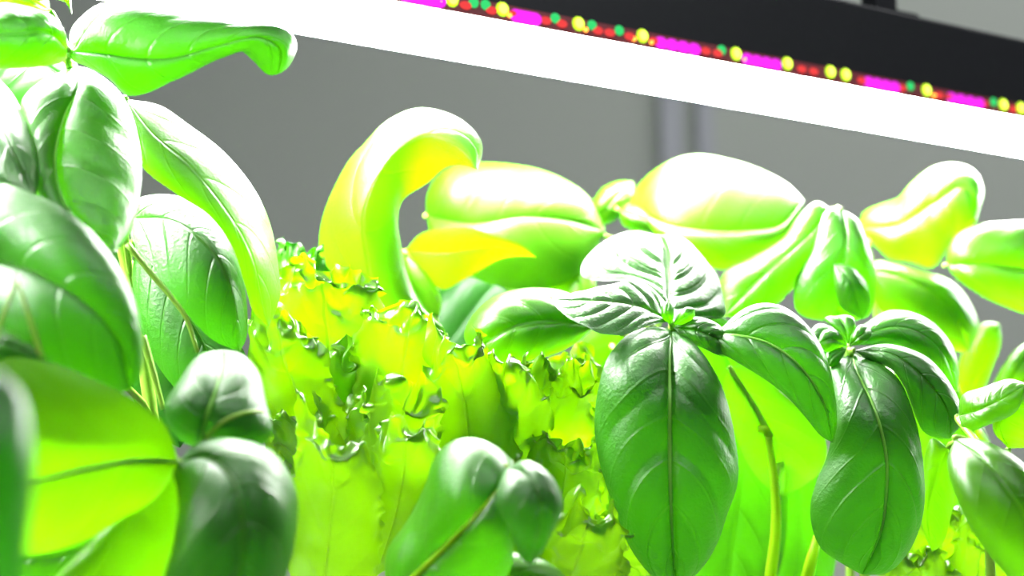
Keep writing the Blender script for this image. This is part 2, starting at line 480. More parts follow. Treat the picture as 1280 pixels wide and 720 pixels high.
# ---- the blurred leaf at the very edge, close to the lens
C = Plant('basil_plant', [(-60, 700, 22), (-80, 800, 22)], 'dark out-of-focus basil leaf at the bottom left corner edge, nearest to the viewer', 'plant', .0013)
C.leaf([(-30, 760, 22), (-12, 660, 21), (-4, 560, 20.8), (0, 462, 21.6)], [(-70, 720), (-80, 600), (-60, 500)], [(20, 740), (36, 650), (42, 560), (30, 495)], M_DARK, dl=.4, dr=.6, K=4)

# ---- small basil in the middle of the lower edge
E = Plant('basil_plant', [(500, 745, 36.6), (505, 780, 36.6)], 'small basil at the middle of the lower edge, leaf arched over with drooping tip', 'plant', .0015)
E.leaf([(482, 758, 37), (545, 698, 35.8), (600, 642, 35.3), (628, 605, 35.6), (641, 576, 36.8)],
       [(484, 690), (508, 650), (533, 604), (546, 570), (568, 551), (595, 547), (622, 558)],
       [(560, 765), (632, 722), (641, 672), (632, 640), (634, 605)], M_MID, dl=2.0, dr=.5, K=4, nu=60, rib_mat=M_STEM_LIME, rib=.0010, bulge=.18)
E.leaf([(634, 584, 36), (662, 598, 34.6), (676, 636, 34.2), (664, 707, 34.6)], [(623, 610), (622, 634), (636, 662), (650, 697)],
       [(660, 576), (688, 596), (703, 630), (692, 660), (678, 690)], M_HERO, dl=.3, dr=.8, K=4, bulge=.25)
E.leaf([(505, 760, 37.8), (580, 730, 37.8), (660, 725, 37.8), (720, 760, 37.8)], [(560, 690), (640, 690), (700, 715)], [(560, 790), (640, 800)], M_LIME)

# ---- the basil in focus, right of the middle
H = Plant('basil_plant', [(839, 404, 45), (842, 440, 45.6), (850, 540, 46.6), (858, 640, 47), (862, 760, 47)],
          'sharp basil plant right of the middle, long deep-green front leaf hanging straight down', 'plant', .0019)
H.leaf([(840, 412, 45.3), (838, 436, 43.5), (837, 490, 42.0), (837, 550, 41.8), (838, 620, 41.7), (841, 680, 42), (846, 738, 42.6)],
       [(812, 408), (784, 418), (760, 446), (749, 480), (743, 530), (749, 575), (761, 612), (776, 655), (792, 690), (818, 722)],
       [(862, 424), (880, 442), (896, 466), (908, 500), (918, 545), (923, 585), (920, 612), (909, 642), (896, 678), (876, 711)],
       M_HERO, dl=.85, dr=.85, K=4.4, nu=90, nv=36, bulge=.2, pucker=.075, rib=.00075)
H.leaf([(840, 404, 45), (837, 372, 46.5), (836, 338, 48.1), (832, 306, 49.8), (824, 293, 51.2)],
       [(818, 372), (790, 353), (752, 352), (727, 346), (727, 332), (742, 312), (766, 297), (796, 289)],
       [(876, 402), (906, 394), (904, 372), (896, 348), (880, 323), (862, 302), (843, 292)],
       M_HERO, dl=.4, dr=.6, K=6.5, nu=70, nv=34, bulge=.08, pucker=.075)
H.leaf([(838, 402, 44.9), (795, 382, 44.3), (745, 374, 43.9), (690, 372, 43.9)],
       [(822, 366), (794, 352), (761, 354), (722, 363)], [(808, 408), (778, 419), (749, 415), (718, 402), (699, 386)],
       M_HERO, dl=1.1, dr=-1.4, K=6, nu=64, nv=30, bulge=.04, pucker=.05, wave=.03, round_=.4)
H.leaf([(742, 408, 46.6), (692, 402, 45.8), (645, 408, 45.4), (608, 428, 45.6), (592, 446, 46)],
       [(716, 370), (672, 360), (640, 362), (612, 372), (588, 396), (580, 420)], [(714, 433), (682, 446), (650, 452), (620, 456), (602, 452)],
       M_LIME, dl=1.5, dr=.9, K=5, nu=60, nv=28, bulge=.2, pucker=.05)
H.leaf([(846, 408, 45), (880, 418, 44.6), (922, 420, 43.8), (965, 432, 43.3), (1003, 462, 43), (1032, 510, 43.2), (1041, 554, 43.8)],
       [(874, 404), (908, 410), (922, 391), (946, 380), (974, 382), (998, 396), (1020, 420), (1036, 452), (1044, 495), (1046, 532)],
       [(880, 428), (910, 446), (930, 458), (952, 472), (982, 495), (1006, 521), (1026, 545)],
       M_HERO, dl=.9, dr=.3, K=6, nu=72, nv=30, bulge=.22, pucker=.06, rib=.0005)
H.leaf([(842, 410, 44.8), (872, 414, 44.1), (898, 426, 44), (918, 446, 44.4)], [(862, 397), (892, 402), (914, 424)], [(852, 422), (876, 434), (902, 446)],
       M_HERO, dl=.7, dr=.3, K=5, bulge=.25, pucker=.1, pet=False)
for q in (([(841, 406, 44.7), (856, 396, 44.2), (868, 386, 44.4)], [(846, 396), (858, 384)], [(854, 406), (868, 396)]),
          ([(839, 406, 44.7), (834, 392, 44.4), (836, 374, 44.8)], [(828, 398), (828, 382)], [(842, 396), (842, 382)])):
    H.leaf(*q, M_MID, dl=.2, dr=.2, nu=20, nv=10, pet=False, name='young_leaf')

# ---- right-hand basil in focus
G = Plant('basil_plant', [(1062, 436, 46.4), (1068, 470, 47), (1075, 560, 47.6), (1080, 700, 47.6)],
          'basil plant near the right edge with an oval front leaf hanging beside the sharp basil', 'plant', .0018)
G.leaf([(1064, 442, 46.8), (1072, 466, 45.2), (1094, 516, 43.7), (1107, 570, 43.6), (1107, 622, 43.6), (1100, 668, 43.9), (1078, 718, 44.4)],
       [(1040, 456), (1040, 485), (1043, 518), (1036, 565), (1019, 604), (1012, 632), (1015, 662), (1026, 686), (1048, 702)],
       [(1084, 448), (1106, 457), (1128, 480), (1142, 518), (1152, 555), (1157, 600), (1156, 630), (1149, 660), (1134, 691), (1110, 714)],
       M_HERO, dl=.8, dr=.8, K=4.2, nu=76, nv=30, bulge=.18, pucker=.045, rib=.0006)
G.leaf([(1068, 438, 46), (1112, 442, 45.2), (1156, 474, 44.8), (1184, 516, 44.9), (1188, 548, 45.3)],
       [(1092, 432), (1112, 430), (1140, 437), (1162, 449), (1184, 475), (1200, 506), (1202, 528)],
       [(1084, 450), (1114, 462), (1130, 484), (1142, 515), (1155, 540), (1174, 548)], M_HERO, dl=1.1, dr=.4, K=5, nu=60, bulge=.2)
G.leaf([(1062, 432, 46.6), (1100, 412, 47), (1140, 412, 47), (1178, 440, 47), (1198, 490, 47.6)],
       [(1070, 414), (1084, 403), (1105, 390), (1128, 388), (1155, 396), (1176, 411), (1193, 436), (1200, 465)],
       [(1084, 432), (1120, 432), (1150, 450), (1175, 480)], M_MID, dl=1.6, dr=.2, K=5)
G.leaf([(1058, 432, 46.8), (1030, 425, 46.6), (1015, 440, 46.2), (1010, 470, 46.2)], [(1045, 412), (1022, 405), (1008, 425)], [(1045, 440), (1032, 450), (1020, 468)], M_HERO, dl=.5, dr=.3)
for q in (([(1060, 432, 46), (1040, 425, 45.4), (1022, 430, 45.4)], [(1045, 412), (1028, 414)], [(1045, 436), (1032, 440)]),
          ([(1060, 430, 46.2), (1055, 408, 46.4), (1045, 395, 47)], [(1045, 412), (1030, 398)], [(1070, 412), (1066, 396)]),
          ([(1062, 432, 46), (1075, 420, 45.8), (1086, 408, 46.4)], [(1064, 418), (1074, 406)], [(1078, 430), (1090, 418)]),
          ([(1058, 436, 45.8), (1042, 444, 45.4), (1034, 458, 45.4)], [(1044, 436), (1030, 445)], [(1052, 448), (1044, 458)])):
    G.leaf(*q, M_MID, dl=.5, dr=.2, nu=20, nv=10, pet=False, name='young_leaf', pucker=.08, bulge=.25)

# ---- translucent arched leaf behind the lettuce
D = Plant('basil_plant', [(486, 430, 49), (488, 520, 49.4), (490, 640, 49.4)], 'basil with one tall lime leaf arched like a swan neck behind the lettuce', 'plant', .0018)
D.leaf([(484, 440, 48.6), (462, 340, 48), (455, 265, 47.6), (482, 205, 47.4), (530, 170, 47.6), (572, 180, 47.2), (597, 213, 46.8)],
       [(420, 420), (398, 340), (399, 287), (413, 246), (434, 202), (455, 179), (482, 151), (517, 134), (548, 136), (580, 154), (602, 182)],
       [(557, 416), (530, 386), (511, 350), (499, 308), (495, 276), (502, 250), (534, 229), (560, 208), (582, 207)],
       M_LIME, dl=1.6, dr=1.1, K=5, nu=80, nv=28, bulge=.05, pucker=.012, round_=.15)
# ---- lime pointed leaf plant
D2 = Plant('basil_plant', [(545, 385, 54), (545, 480, 55), (545, 640, 55)], 'basil with a lime pointed leaf curving right in the gap beside the arched leaf', 'plant', .0016)
D2.leaf([(506, 314, 53.8), (560, 316, 52.8), (618, 310, 52.3), (671, 322, 52.3)], [(525, 293), (550, 285), (588, 285), (622, 295), (652, 306)],
        [(515, 330), (537, 352), (554, 362), (576, 352), (597, 340), (626, 325), (654, 321)], M_BRIGHT, dl=-.2, dr=.5, K=4, pucker=.0, bulge=.06)
D2.leaf([(508, 318, 53.4), (527, 348, 53), (550, 394, 53)], [(505, 332), (522, 372), (540, 396)], [(522, 330), (541, 352), (552, 374)], M_BRIGHT, dl=.3, dr=.4)
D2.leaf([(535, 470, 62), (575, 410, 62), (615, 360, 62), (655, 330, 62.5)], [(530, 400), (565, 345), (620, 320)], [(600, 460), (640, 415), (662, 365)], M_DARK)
# ---- back row, left to right
H1 = Plant('basil_plant', [(650, 345, 57.5), (650, 430, 58), (650, 640, 58)], 'blurred basil behind the middle, broad folded leaf left of the big oval leaf', 'plant', .002)
H1.leaf([(533, 270, 56.2), (590, 280, 55), (655, 272, 54.8), (710, 276, 55), (757, 289, 55.8)],
        [(533, 248), (545, 224), (565, 209), (613, 204), (663, 209), (703, 223), (735, 246)],
        [(540, 300), (575, 330), (600, 350), (660, 362), (715, 350), (742, 318)], M_LIME, dl=1.3, dr=.3, K=4, nu=60, bulge=.1, pucker=.012)
H1.leaf([(560, 330, 57), (600, 300, 56), (640, 268, 56), (690, 240, 56.6)], [(560, 270), (600, 225), (660, 215)], [(620, 330), (660, 300), (690, 270)], M_MID, dl=1.0, dr=.5)
H1.leaf([(650, 360, 57), (690, 340, 56), (720, 350, 55.4), (733, 395, 55)], [(690, 318), (735, 330), (746, 370)], [(670, 370), (690, 400), (715, 405)], M_BRIGHT)
H1.low_leaves(10, 1.29, 1.20, .026, M_MID, mats=[M_LIME, M_BRIGHT, M_MID])
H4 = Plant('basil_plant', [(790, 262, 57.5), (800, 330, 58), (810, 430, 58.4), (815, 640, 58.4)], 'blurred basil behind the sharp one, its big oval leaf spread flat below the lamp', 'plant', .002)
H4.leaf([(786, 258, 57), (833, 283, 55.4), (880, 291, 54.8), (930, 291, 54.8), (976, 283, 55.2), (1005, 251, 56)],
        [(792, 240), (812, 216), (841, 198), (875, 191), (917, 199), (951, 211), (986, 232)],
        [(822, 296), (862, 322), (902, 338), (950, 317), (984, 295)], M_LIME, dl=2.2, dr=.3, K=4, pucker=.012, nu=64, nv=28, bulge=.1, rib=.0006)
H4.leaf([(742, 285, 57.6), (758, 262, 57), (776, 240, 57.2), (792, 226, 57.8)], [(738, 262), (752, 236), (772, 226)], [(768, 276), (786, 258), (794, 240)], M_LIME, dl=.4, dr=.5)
H4.leaf([(772, 262, 56.6), (800, 272, 56), (838, 292, 55.8)], [(790, 256), (815, 268)], [(780, 282), (812, 290)], M_LIME, dl=.6)
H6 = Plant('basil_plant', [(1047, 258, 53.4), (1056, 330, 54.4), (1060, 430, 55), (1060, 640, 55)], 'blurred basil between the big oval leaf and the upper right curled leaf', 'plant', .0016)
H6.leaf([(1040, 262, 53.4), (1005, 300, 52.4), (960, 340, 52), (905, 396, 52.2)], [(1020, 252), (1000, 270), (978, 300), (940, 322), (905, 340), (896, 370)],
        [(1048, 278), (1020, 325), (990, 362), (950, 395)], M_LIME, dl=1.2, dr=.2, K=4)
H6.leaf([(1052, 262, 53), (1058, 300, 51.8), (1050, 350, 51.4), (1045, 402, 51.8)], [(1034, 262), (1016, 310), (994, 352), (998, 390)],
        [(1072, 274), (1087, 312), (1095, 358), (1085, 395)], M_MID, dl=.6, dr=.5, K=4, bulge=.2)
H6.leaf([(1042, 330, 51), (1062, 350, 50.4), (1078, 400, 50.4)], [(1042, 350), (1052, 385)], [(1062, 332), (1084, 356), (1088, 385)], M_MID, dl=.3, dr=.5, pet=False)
H4.leaf([(800, 400, 53), (770, 440, 53.6), (740, 500, 54.6), (730, 570, 56)], [(760, 400), (715, 440), (700, 510)], [(800, 440), (785, 500), (760, 560)], M_LIME, dl=.2, dr=.2)
H4.leaf([(860, 390, 53), (890, 420, 53.4), (915, 460, 54), (925, 520, 55)], [(890, 390), (930, 420), (950, 470)], [(850, 430), (880, 470), (900, 510)], M_MID, dl=.2, dr=.2)
H4.leaf([(770, 440, 52.5), (800, 480, 53), (780, 560, 54.5), (750, 660, 56)], [(740, 470), (720, 560), (715, 640)], [(820, 480), (830, 560), (800, 640)], M_MID, dl=.2, dr=.2)
H4.low_leaves(12, 1.31, 1.22, .032, M_MID, mats=[M_LIME, M_BRIGHT, M_HERO])
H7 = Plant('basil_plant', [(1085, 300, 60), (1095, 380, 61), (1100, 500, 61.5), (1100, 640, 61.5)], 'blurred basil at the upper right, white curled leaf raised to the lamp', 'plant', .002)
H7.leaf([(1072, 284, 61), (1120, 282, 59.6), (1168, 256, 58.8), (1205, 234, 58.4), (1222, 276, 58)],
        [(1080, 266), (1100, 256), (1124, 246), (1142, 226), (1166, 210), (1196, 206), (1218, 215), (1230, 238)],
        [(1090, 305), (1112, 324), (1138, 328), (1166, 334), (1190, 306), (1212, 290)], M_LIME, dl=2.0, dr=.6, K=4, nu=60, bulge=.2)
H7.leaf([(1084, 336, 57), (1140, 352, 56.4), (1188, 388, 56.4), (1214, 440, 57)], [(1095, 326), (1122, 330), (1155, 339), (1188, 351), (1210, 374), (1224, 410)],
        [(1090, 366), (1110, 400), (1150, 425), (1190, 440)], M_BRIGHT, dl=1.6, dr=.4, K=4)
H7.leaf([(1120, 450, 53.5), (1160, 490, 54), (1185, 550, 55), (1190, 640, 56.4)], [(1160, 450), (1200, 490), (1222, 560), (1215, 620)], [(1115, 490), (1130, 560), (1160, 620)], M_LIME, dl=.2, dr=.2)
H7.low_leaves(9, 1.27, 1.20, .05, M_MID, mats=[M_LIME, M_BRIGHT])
H8 = Plant('basil_plant', [(1290, 345, 59), (1300, 420, 60), (1300, 640, 60)], 'blurred basil cut by the right edge, pale rounded leaf below the lamp end', 'plant', .002)
H8.leaf([(1184, 332, 56.2), (1225, 330, 55.2), (1270, 336, 55.2), (1340, 350, 56.2)], [(1184, 314), (1200, 292), (1226, 280), (1250, 277), (1300, 280)],
        [(1192, 345), (1222, 368), (1250, 382), (1300, 392)], M_LIME, dl=1.8, dr=.4, K=4, bulge=.25)
H8.leaf([(1205, 505, 59), (1220, 470, 58.8), (1236, 430, 58.8), (1249, 405, 59)], [(1196, 470), (1208, 430), (1230, 404)], [(1226, 492), (1241, 460), (1251, 425)], M_BRIGHT)
H8.leaf([(1300, 430, 58), (1280, 450, 57), (1260, 480, 56.6), (1240, 520, 56.6)], [(1280, 430), (1255, 455), (1238, 490)], [(1310, 470), (1290, 510), (1265, 525)], M_BRIGHT)

# ---- bright leaves and cut stems behind the sharp basil
J = Plant('basil_plant', [(960, 545, 49), (968, 600, 49), (970, 660, 49), (962, 740, 49)], 'basil behind the sharp one, lime stem topped by a pale cut end', 'plant', .0024, mat=M_STEM_LIME, top_r=.5)
J.leaf([(912, 460, 48), (950, 515, 48.8), (978, 575, 49.8), (981, 620, 51)], [(904, 480), (912, 520), (935, 580), (962, 612)],
       [(930, 456), (975, 490), (1015, 525), (1033, 553), (1028, 585), (1004, 608)], M_LIME, K=4, dl=.2, dr=.2)
J.leaf([(930, 480, 50.4), (928, 580, 51.4), (915, 680, 52.4), (905, 790, 53.4)], [(896, 520), (872, 620), (860, 720)], [(960, 520), (984, 620), (968, 730)], M_MID)
J.leaf([(990, 560, 51.4), (1000, 630, 52.4), (1000, 700, 53.2), (995, 780, 54)], [(974, 600), (966, 670), (968, 750)], [(1020, 580), (1044, 650), (1036, 740)], M_MID)
V, Fc = tube(PA([(1022, 670, 48), (1014, 700, 48), (1005, 740, 48)]), [.0014, .0024], 10); mesh_obj('side_stem', V, Fc, M_STEM_LIME, J.root)
V, Fc = tube(PA([(948, 536, 48.8), (957, 536, 48.8), (962, 545, 49)]), [.0012, .0015, .0013], 10); mesh_obj('cut_end', V, Fc, M_STEM_LIME, J.root)
#J.low_leaves(6, 1.215, 1.18, .045, M_BRIGHT, mats=[M_BRIGHT, M_BRIGHT])

# ---- pale leaves in the lower right corner
I = Plant('basil_plant', [(1230, 560, 41), (1235, 640, 42), (1240, 760, 42)], 'blurred basil in the lower right corner, large leaf with a whitish lit shoulder', 'plant', .0018)
I.leaf([(1194, 548, 40.6), (1240, 590, 38.6), (1285, 660, 38), (1310, 770, 38.4)], [(1184, 575), (1192, 610), (1214, 660), (1254, 715)],
       [(1222, 548), (1266, 566), (1310, 610), (1345, 680)], M_LIME, dl=.4, dr=1.4, K=4, bulge=.2)
I.leaf([(1198, 520, 43), (1225, 512, 42), (1252, 500, 41.6), (1284, 480, 41.6)], [(1202, 494), (1228, 484), (1262, 474)], [(1204, 540), (1238, 530), (1270, 514)], M_LIME, dl=1.2, dr=.2)
I.leaf([(1185, 560, 46), (1172, 590, 46), (1160, 640, 46), (1165, 690, 46.2)], [(1165, 548), (1152, 590), (1150, 650)], [(1195, 590), (1190, 640), (1178, 680)], M_BRIGHT)
I.leaf([(1260, 560, 43.5), (1250, 530, 43), (1270, 510, 42.6), (1310, 520, 42.6)], [(1240, 535), (1262, 495), (1300, 490)], [(1270, 560), (1300, 555)], M_BRIGHT)
# ================================================================== LETTUCE
class Head:
    def __init__(self, foot_px, label):
        p = P(*foot_px)
        self.base = np.array([p[0], p[1], TRAY_Z])
        self.root = empty('lettuce', Vector(self.base), label, 'lettuce')
        V, Fc = tube(np.array([self.base + [0, 0, .002], self.base + [0, 0, .03], p + [0, 0, .01]]), [.007, .006, .004], 10)
        mesh_obj('core', V, Fc, M_STEM, self.root)

    def leaf(self, M, L, R, lean=2.4, off=0, **k):
        n = len(M)
        M = [(x, y, d + lean * (1 - i / (n - 1)) ** 1.0 - .6 + off) for i, (x, y, d) in enumerate(M)]
        L = [p[:2] for p in L]
        d = dict(dl=.6, dr=.6, bulge=.03, pucker=.0, K=4, nu=72, nv=34, open_tip=True, ruffle=.0028, rl=.010, jag=.004, seed=len(bpy.data.objects))
        d.update(k)
        return make_leaf(self.root, M, L, R, k.pop('mat', None) or M_LET, **{q: w for q, w in d.items() if q != 'mat'})


L1 = Head((455, 760, 42), 'lime frilly lettuce left of the middle, filling the space under the arched leaf')
L1.leaf([(440, 640, 44), (425, 520, 44.6), (410, 420, 44.8), (400, 330, 45.2)], [(380, 600), (345, 500), (332, 410), (345, 322)], [(480, 600), (490, 500), (488, 420), (470, 335)])
L1.leaf([(450, 660, 43), (400, 560, 43), (362, 470, 43), (345, 395, 43.4)], [(390, 640), (330, 560), (308, 470), (306, 388)], [(470, 620), (440, 530), (412, 460), (392, 410)])
L1.leaf([(460, 640, 43.5), (485, 540, 43.6), (505, 450, 43.8), (515, 385, 44.4)], [(430, 600), (430, 510), (440, 430), (462, 370)], [(510, 600), (545, 520), (560, 450), (556, 410)])
L1.leaf([(465, 680, 41.8), (480, 610, 41.4), (500, 540, 41.4), (510, 478, 41.8)], [(440, 650), (440, 590), (455, 520), (470, 472)], [(510, 650), (535, 600), (545, 540), (548, 490)])
L1.leaf([(400, 800, 39), (408, 700, 38.4), (416, 610, 38.4), (414, 545, 39)], [(372, 760), (364, 690), (368, 590), (376, 498, 39.4)] and [(372, 760), (364, 690), (366, 590), (376, 502)], [(450, 760), (476, 690), (478, 610), (450, 546)], ruffle=.0018, jag=.003)
L1.leaf([(470, 720, 39.6), (495, 640, 39.2), (505, 580, 39.4), (506, 530, 40)], [(445, 690), (452, 620), (466, 560), (478, 525)], [(520, 690), (545, 630), (552, 575), (540, 528)], ruffle=.0022)
L1.leaf([(440, 640, 42.6), (410, 580, 42.4), (385, 540, 42.4), (362, 520, 42.8)], [(400, 640), (360, 590), (340, 550), (336, 515)], [(450, 600), (430, 550), (410, 520), (392, 500)], ruffle=.0022, rl=.007)
L1.leaf([(450, 620, 42.8), (455, 570, 42.6), (460, 530, 42.4), (465, 500, 42.8)], [(430, 600), (430, 550), (438, 515), (446, 490)], [(478, 600), (486, 550), (486, 520), (484, 490)], ruffle=.0022, rl=.007)
L1.leaf([(430, 600, 46.5), (400, 480, 47), (375, 380, 47.4), (368, 300, 48)], [(390, 560), (345, 450), (330, 370), (342, 298)], [(470, 560), (440, 450), (415, 370), (402, 298)], mat=M_MID)
L1.leaf([(445, 680, 44.6), (420, 600, 44.6), (440, 500, 44.8), (450, 430, 45)], [(380, 660), (340, 560), (360, 480), (400, 420)], [(520, 660), (540, 560), (540, 480), (500, 430)], ruffle=.003)

L2 = Head((620, 770, 42), 'bright frilly lettuce in the middle, in front of the sharp basil left edge')
L2.leaf([(600, 680, 43), (590, 590, 42.6), (580, 500, 42.6), (565, 436, 43)], [(545, 650), (530, 570), (525, 490), (534, 420)], [(650, 650), (650, 570), (640, 490), (600, 425)], jag=.006, off=.3)
L2.leaf([(625, 680, 43.6), (630, 590, 43.4), (632, 510, 43.4), (628, 455, 43.8)], [(580, 650), (575, 560), (580, 490), (592, 440)], [(675, 650), (690, 580), (690, 510), (668, 462)])
L2.leaf([(645, 700, 44), (670, 600, 44), (685, 520, 44.2), (692, 455, 44.6)], [(610, 660), (630, 560), (640, 500), (655, 450)], [(690, 660), (735, 580), (745, 510), (742, 462)], off=.4, lip=.0015, lean=3.2, ruffle=.0022, rl=.0065)
L2.leaf([(660, 740, 42), (690, 660, 41.6), (705, 600, 41.8), (710, 545, 42.2)], [(625, 700), (645, 630), (655, 580), (668, 540)], [(710, 720), (745, 660), (752, 600), (748, 550)], off=1.8, lip=.0015, lean=3.2, ruffle=.0022, rl=.0065)
L2.leaf([(680, 790, 40.6), (710, 730, 40.2), (728, 680, 40.4), (735, 635, 40.8)], [(640, 750), (660, 700), (680, 660), (690, 632)], [(740, 780), (775, 730), (785, 690), (778, 650)], ruffle=.003, rl=.007)
L2.leaf([(640, 740, 45.6), (640, 640, 46), (650, 540, 46.4), (660, 440, 47)], [(570, 700), (560, 600), (570, 500), (600, 430)], [(740, 700), (760, 600), (760, 500), (740, 440)], lean=1.2, off=1.2, ruffle=.002)
L2.leaf([(690, 800, 43), (740, 740, 43), (775, 700, 43.4), (800, 670, 43.8)], [(660, 740), (700, 690), (730, 660), (755, 640)], [(740, 800), (790, 770), (820, 740), (835, 710)], ruffle=.003)
L2.leaf([(660, 780, 40), (640, 730, 39.6), (625, 690, 39.6), (610, 650, 40)], [(620, 770), (595, 720), (575, 680), (570, 640)], [(690, 740), (680, 690), (660, 650), (645, 625)], off=1.4)

L3 = Head((1190, 780, 47.5), 'pale frilly lettuce tips at the lower right, left of the corner leaf')
L3.leaf([(1190, 790, 45), (1180, 720, 44.8), (1178, 670, 45), (1175, 635, 45.4)], [(1140, 770), (1130, 710), (1135, 665), (1150, 632)], [(1230, 770), (1225, 710), (1215, 670), (1202, 636)], off=2.8, ruffle=.003, rl=.0065)
L3.leaf([(1200, 800, 44), (1215, 740, 43.6), (1225, 700, 43.8), (1228, 665, 44.2)], [(1165, 770), (1175, 720), (1188, 685), (1200, 660)], [(1240, 780), (1262, 740), (1268, 700), (1256, 672)], off=2.8, ruffle=.003, rl=.0065)
L3.leaf([(1180, 800, 43.6), (1160, 750, 43.4), (1150, 720, 43.6), (1145, 690, 44)], [(1140, 780), (1115, 745), (1108, 715), (1115, 690)], [(1200, 760), (1195, 725), (1185, 700), (1172, 690)], off=2.8, ruffle=.003, rl=.0065)
# ================================================================== LAMP
HD = np.array([math.sin(math.radians(62.7)), math.cos(math.radians(62.7)), 0.0])   # along the lamp
HN = np.array([-HD[1], HD[0], 0.0])                                                  # across, away from the viewer
p0 = P(473, 0, 48.0)
ZB = p0[2]
def ray_at_z(x, y, z):
    d = FWD + RIGHT * (x - 640) / F + UP * (360 - y) / F
    return CAM + d * ((z - CAM[2]) / d[2])
p1 = ray_at_z(1280, 150, ZB)
HD = (p1 - p0); HD[2] = 0; HD /= np.linalg.norm(HD); HN = np.array([-HD[1], HD[0], 0.0])
far = ray_at_z(900, 132, ZB)
LW = float((far - p0).dot(HN))
top = ray_at_z(1092, 0, ZB)
mid = p0 + HD * .12 + HN * LW / 2
S0, S1 = -.45, 1.0
def lamp_box(s0, s1, n0, n1, z0, z1):
    V = []
    for z in (z0, z1):
        for s, n in ((s0, n0), (s1, n0), (s1, n1), (s0, n1)):
            q = p0 + HD * s + HN * n; V.append((q[0], q[1], z))
    Fc = [(0, 3, 2, 1), (4, 5, 6, 7), (0, 1, 5, 4), (1, 2, 6, 5), (2, 3, 7, 6), (3, 0, 4, 7)]
    return V, Fc
M_BLACK = simple('lamp_black_metal', (.018, .018, .024), .45, .3, var=.15, scale=300)
M_WHITE_LED = emit('lamp_white_light', (1.0, 1.0, .97), LAMP_S)
M_PCB = simple('led_strip_board', (.25, .04, .06), .5)
lamp = empty('grow_light', Vector((mid[0], mid[1], ZB)), 'long black grow light bar glowing white over the plants', 'lamp')
# housing height from the upper dark edge
hz = .0375
V, Fc = lamp_box(S0, S1, .0, LW, ZB + .0032, ZB + hz)
hb = mesh_obj('housing', V, Fc, M_BLACK, lamp, smooth=False)
bv = hb.modifiers.new('edge', 'BEVEL'); bv.width = .0015; bv.segments = 2
V, Fc = lamp_box(S0 + .004, S1 - .004, .001, LW - .001, ZB, ZB + .0034)
mesh_obj('light_panel', V, Fc, M_WHITE_LED, lamp, smooth=False)
for s in (S0, S1):
    V, Fc = lamp_box(s - .006, s + .002, -.002, LW + .002, ZB - .001, ZB + hz + .002)
    mesh_obj('end_cap', V, Fc, M_BLACK, lamp, smooth=False)
# coloured diodes along the near lower edge
V, Fc = lamp_box(S0, S1, -.0012, .0, ZB + .0005, ZB + .0065)
strip = mesh_obj('led_strip', V, Fc, M_PCB, lamp, smooth=False)
E_YG = emit('diode_yellow_green', (.62, 1.0, .03), 1.5)
E_YC = emit('diode_yellow_core', (.75, 1.0, .10), 3)
E_GR = emit('diode_green', (.05, .8, .2), 1.0)
E_MG = emit('diode_magenta', (.95, .03, .9), 1.2)
E_RD = emit('diode_red', (1.0, .07, .07), .95)
E_OR = emit('diode_orange', (1.0, .35, .05), 3)
def s_of_px(x):
    """where along the strip a photo column falls"""
    k = (x - 640) / F
    # p = p0 + HD*s ; (p-CAM).RIGHT = k*(p-CAM).FWD
    a = p0 - CAM
    return float((k * a.dot(FWD) - a.dot(RIGHT)) / (HD.dot(RIGHT) - k * HD.dot(FWD)))
def diode(s, ln, h, mat, z=.0034, core=None):
    V = []; Fc = []
    seg, rings = 10, 4
    c = p0 + HD * s + HN * (-.0012); c[2] = ZB + z
    for i in range(rings + 1):
        ph = math.pi / 2 * i / rings
        for j in range(seg):
            w = 2 * math.pi * j / seg
            V.append(c + HD * (math.cos(w) * math.cos(ph) * ln) + np.array([0, 0, 1.0]) * (math.sin(w) * math.cos(ph) * h) - HN * (math.sin(ph) * .0012))
    for i in range(rings):
        for j in range(seg):
            k = (j + 1) % seg
            Fc.append((i * seg + j, i * seg + k, (i + 1) * seg + k, (i + 1) * seg + j))
    o = mesh_obj('diode', V, Fc, mat, strip)
    if core is not None:
        o.data.materials.append(core)
        for k, pl in enumerate(o.data.polygons):
            pl.material_index = 1 if k >= 2 * seg else 0
big = [500, 537, 563, 626, 721, 801, 918, 982, 1036, 1055, 1156, 1252, 1274]
grn = [590, 605, 692, 738, 772, 900, 1136, 1240]
mag = [(515, 14), (540, 8), (655, 14), (845, 26), (950, 22), (1100, 20), (1205, 22)]
for x in big: diode(s_of_px(x), .0026, .0028, E_YG, .0046, E_YC)
for x in grn: diode(s_of_px(x), .0020, .0020, E_GR, .0050)
for x, w in mag:
    for q in (-.8, -.27, .27, .8): diode(s_of_px(x + q * w), .0030, .0026, E_MG, .0032)
for x in (580, 612, 640, 680, 700, 745, 760, 785, 815, 880, 895, 1000, 1015, 1075, 1125, 1172, 1185, 1228, 1264): diode(s_of_px(x), .0024, .0016, E_RD, .0034)
for x in (548, 635, 730, 812, 790, 928, 1165): diode(s_of_px(x), .0010, .0010, E_OR, .0028)
# hanger strap over the housing
sx = s_of_px(1120)
hp = ray_at_z(1165, 10, ZB + hz)
V, Fc = lamp_box(float((hp - p0).dot(HD)) - .006, float((hp - p0).dot(HD)) + .006, LW * .4, LW * .6, ZB + hz, ZB + .9)
mesh_obj('hanger', V, Fc, M_BLACK, lamp, smooth=False)
V, Fc = lamp_box(float((hp - p0).dot(HD)) - .012, float((hp - p0).dot(HD)) + .012, LW * .25, LW * .75, ZB + hz, ZB + hz + .006)
mesh_obj('hanger_clamp', V, Fc, M_BLACK, lamp, smooth=False)
V, Fc = lamp_box(-.24, -.232, LW * .4, LW * .6, ZB + hz, ZB + .9)
mesh_obj('hanger', V, Fc, M_BLACK, lamp, smooth=False)

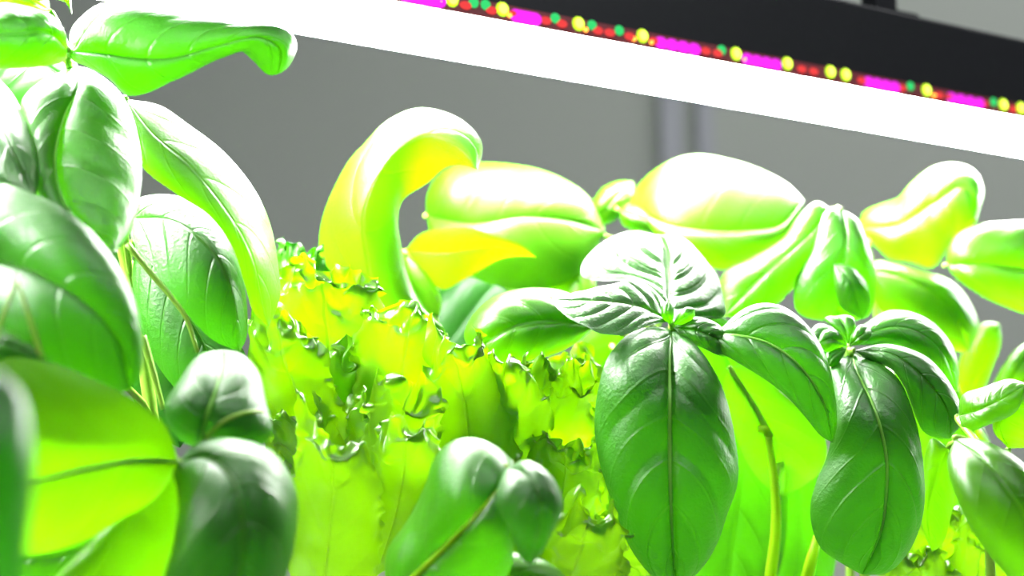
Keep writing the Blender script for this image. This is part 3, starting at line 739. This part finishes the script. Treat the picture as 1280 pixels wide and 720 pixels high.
# ================================================================== SETTING
def box(name, x0, x1, y0, y1, z0, z1, mat, parent=None, bevel=0):
    V = [(x, y, z) for z in (z0, z1) for x, y in ((x0, y0), (x1, y0), (x1, y1), (x0, y1))]
    Fc = [(0, 3, 2, 1), (4, 5, 6, 7), (0, 1, 5, 4), (1, 2, 6, 5), (2, 3, 7, 6), (3, 0, 4, 7)]
    o = mesh_obj(name, V, Fc, mat, parent, smooth=False)
    if bevel:
        b = o.modifiers.new('edge', 'BEVEL'); b.width = bevel; b.segments = 2
    return o
M_WALL = simple('wall_paint', (.48, .51, .475), .8, var=.03, scale=3)
M_POST = simple('post_paint', (.47, .48, .54), .6, var=.03, scale=5)
M_FLOOR = simple('floor_grey', (.16, .17, .16), .6, var=.1, scale=8)
M_TRAY = simple('tray_black_plastic', (.03, .035, .03), .35, var=.03, scale=30)
tag(box('wall_back', -2.2, 2.6, 2.0, 2.1, 0, 2.9, M_WALL), kind='structure')
tag(box('floor', -2.2, 2.6, -1.2, 2.1, -.08, 0, M_FLOOR), kind='structure')
tag(box('ceiling', -2.2, 2.6, -1.2, 2.1, 2.9, 2.98, M_WALL), kind='structure')
t1 = tag(box('trim_1', .215, .245, 1.975, 2.0, 0, 2.9, M_POST), kind='structure')
t2 = tag(box('trim_2', .268, .29, 1.975, 2.0, 0, 2.9, M_POST), kind='structure')
tray = empty('grow_tray', Vector((.08, .55, 0)), 'black growing tray that holds all the basil and lettuce roots', 'tray')
box('tray_deck', -.42, .58, .14, .84, TRAY_Z - .05, TRAY_Z, M_TRAY, tray, .004)
for a in ((-.43, .59, .13, .14), (-.43, .59, .84, .85), (-.43, -.42, .14, .84), (.58, .59, .14, .84)):
    box('tray_rim', *a, TRAY_Z - .06, TRAY_Z + .012, M_TRAY, tray, .002)
for x in (-.38, .54):
    for y in (.18, .80):
        box('leg', x - .015, x + .015, y - .015, y + .015, 0, TRAY_Z - .05, M_BLACK, tray)
# ---- unseen fill light, added under the ceiling to brighten the back wall
ld = bpy.data.lights.new('wall_fill_light', 'AREA'); ld.shape = 'RECTANGLE'; ld.size = 1.4; ld.size_y = .4; ld.energy = WALL_FILL_W
ld.color = (1.0, 1.0, 1.0)
lo = bpy.data.objects.new('wall_fill_light', ld); COL.objects.link(lo); lo.location = (1.1, 1.2, 2.85)
# ---- unseen overhead fill behind the viewer, added for the sheen on the leaves
ld = bpy.data.lights.new('sheen_fill_light', 'AREA'); ld.shape = 'RECTANGLE'; ld.size = 2.0; ld.size_y = 1.0; ld.energy = SHEEN_FILL_W
ld.color = (.96, 1.0, .98)
lo = bpy.data.objects.new('sheen_fill_light', ld); COL.objects.link(lo); lo.location = (.35, -.45, 2.5)
lo.rotation_euler = (math.radians(25), 0, 0)

w = bpy.data.worlds.new('world'); scene.world = w; w.use_nodes = True
bg = w.node_tree.nodes['Background']; bg.inputs[0].default_value = (.86, .93, .95, 1); bg.inputs[1].default_value = WORLD_S

vs = scene.view_settings
vs.view_transform = 'Standard'; vs.look = 'None'; vs.gamma = 1; vs.use_curve_mapping = False; vs.exposure = 0.0
scene.cycles.use_denoising = True
scene.cycles.max_bounces = 10
scene.cycles.diffuse_bounces = 5
scene.cycles.transmission_bounces = 6
scene.cycles.sample_clamp_indirect = 8
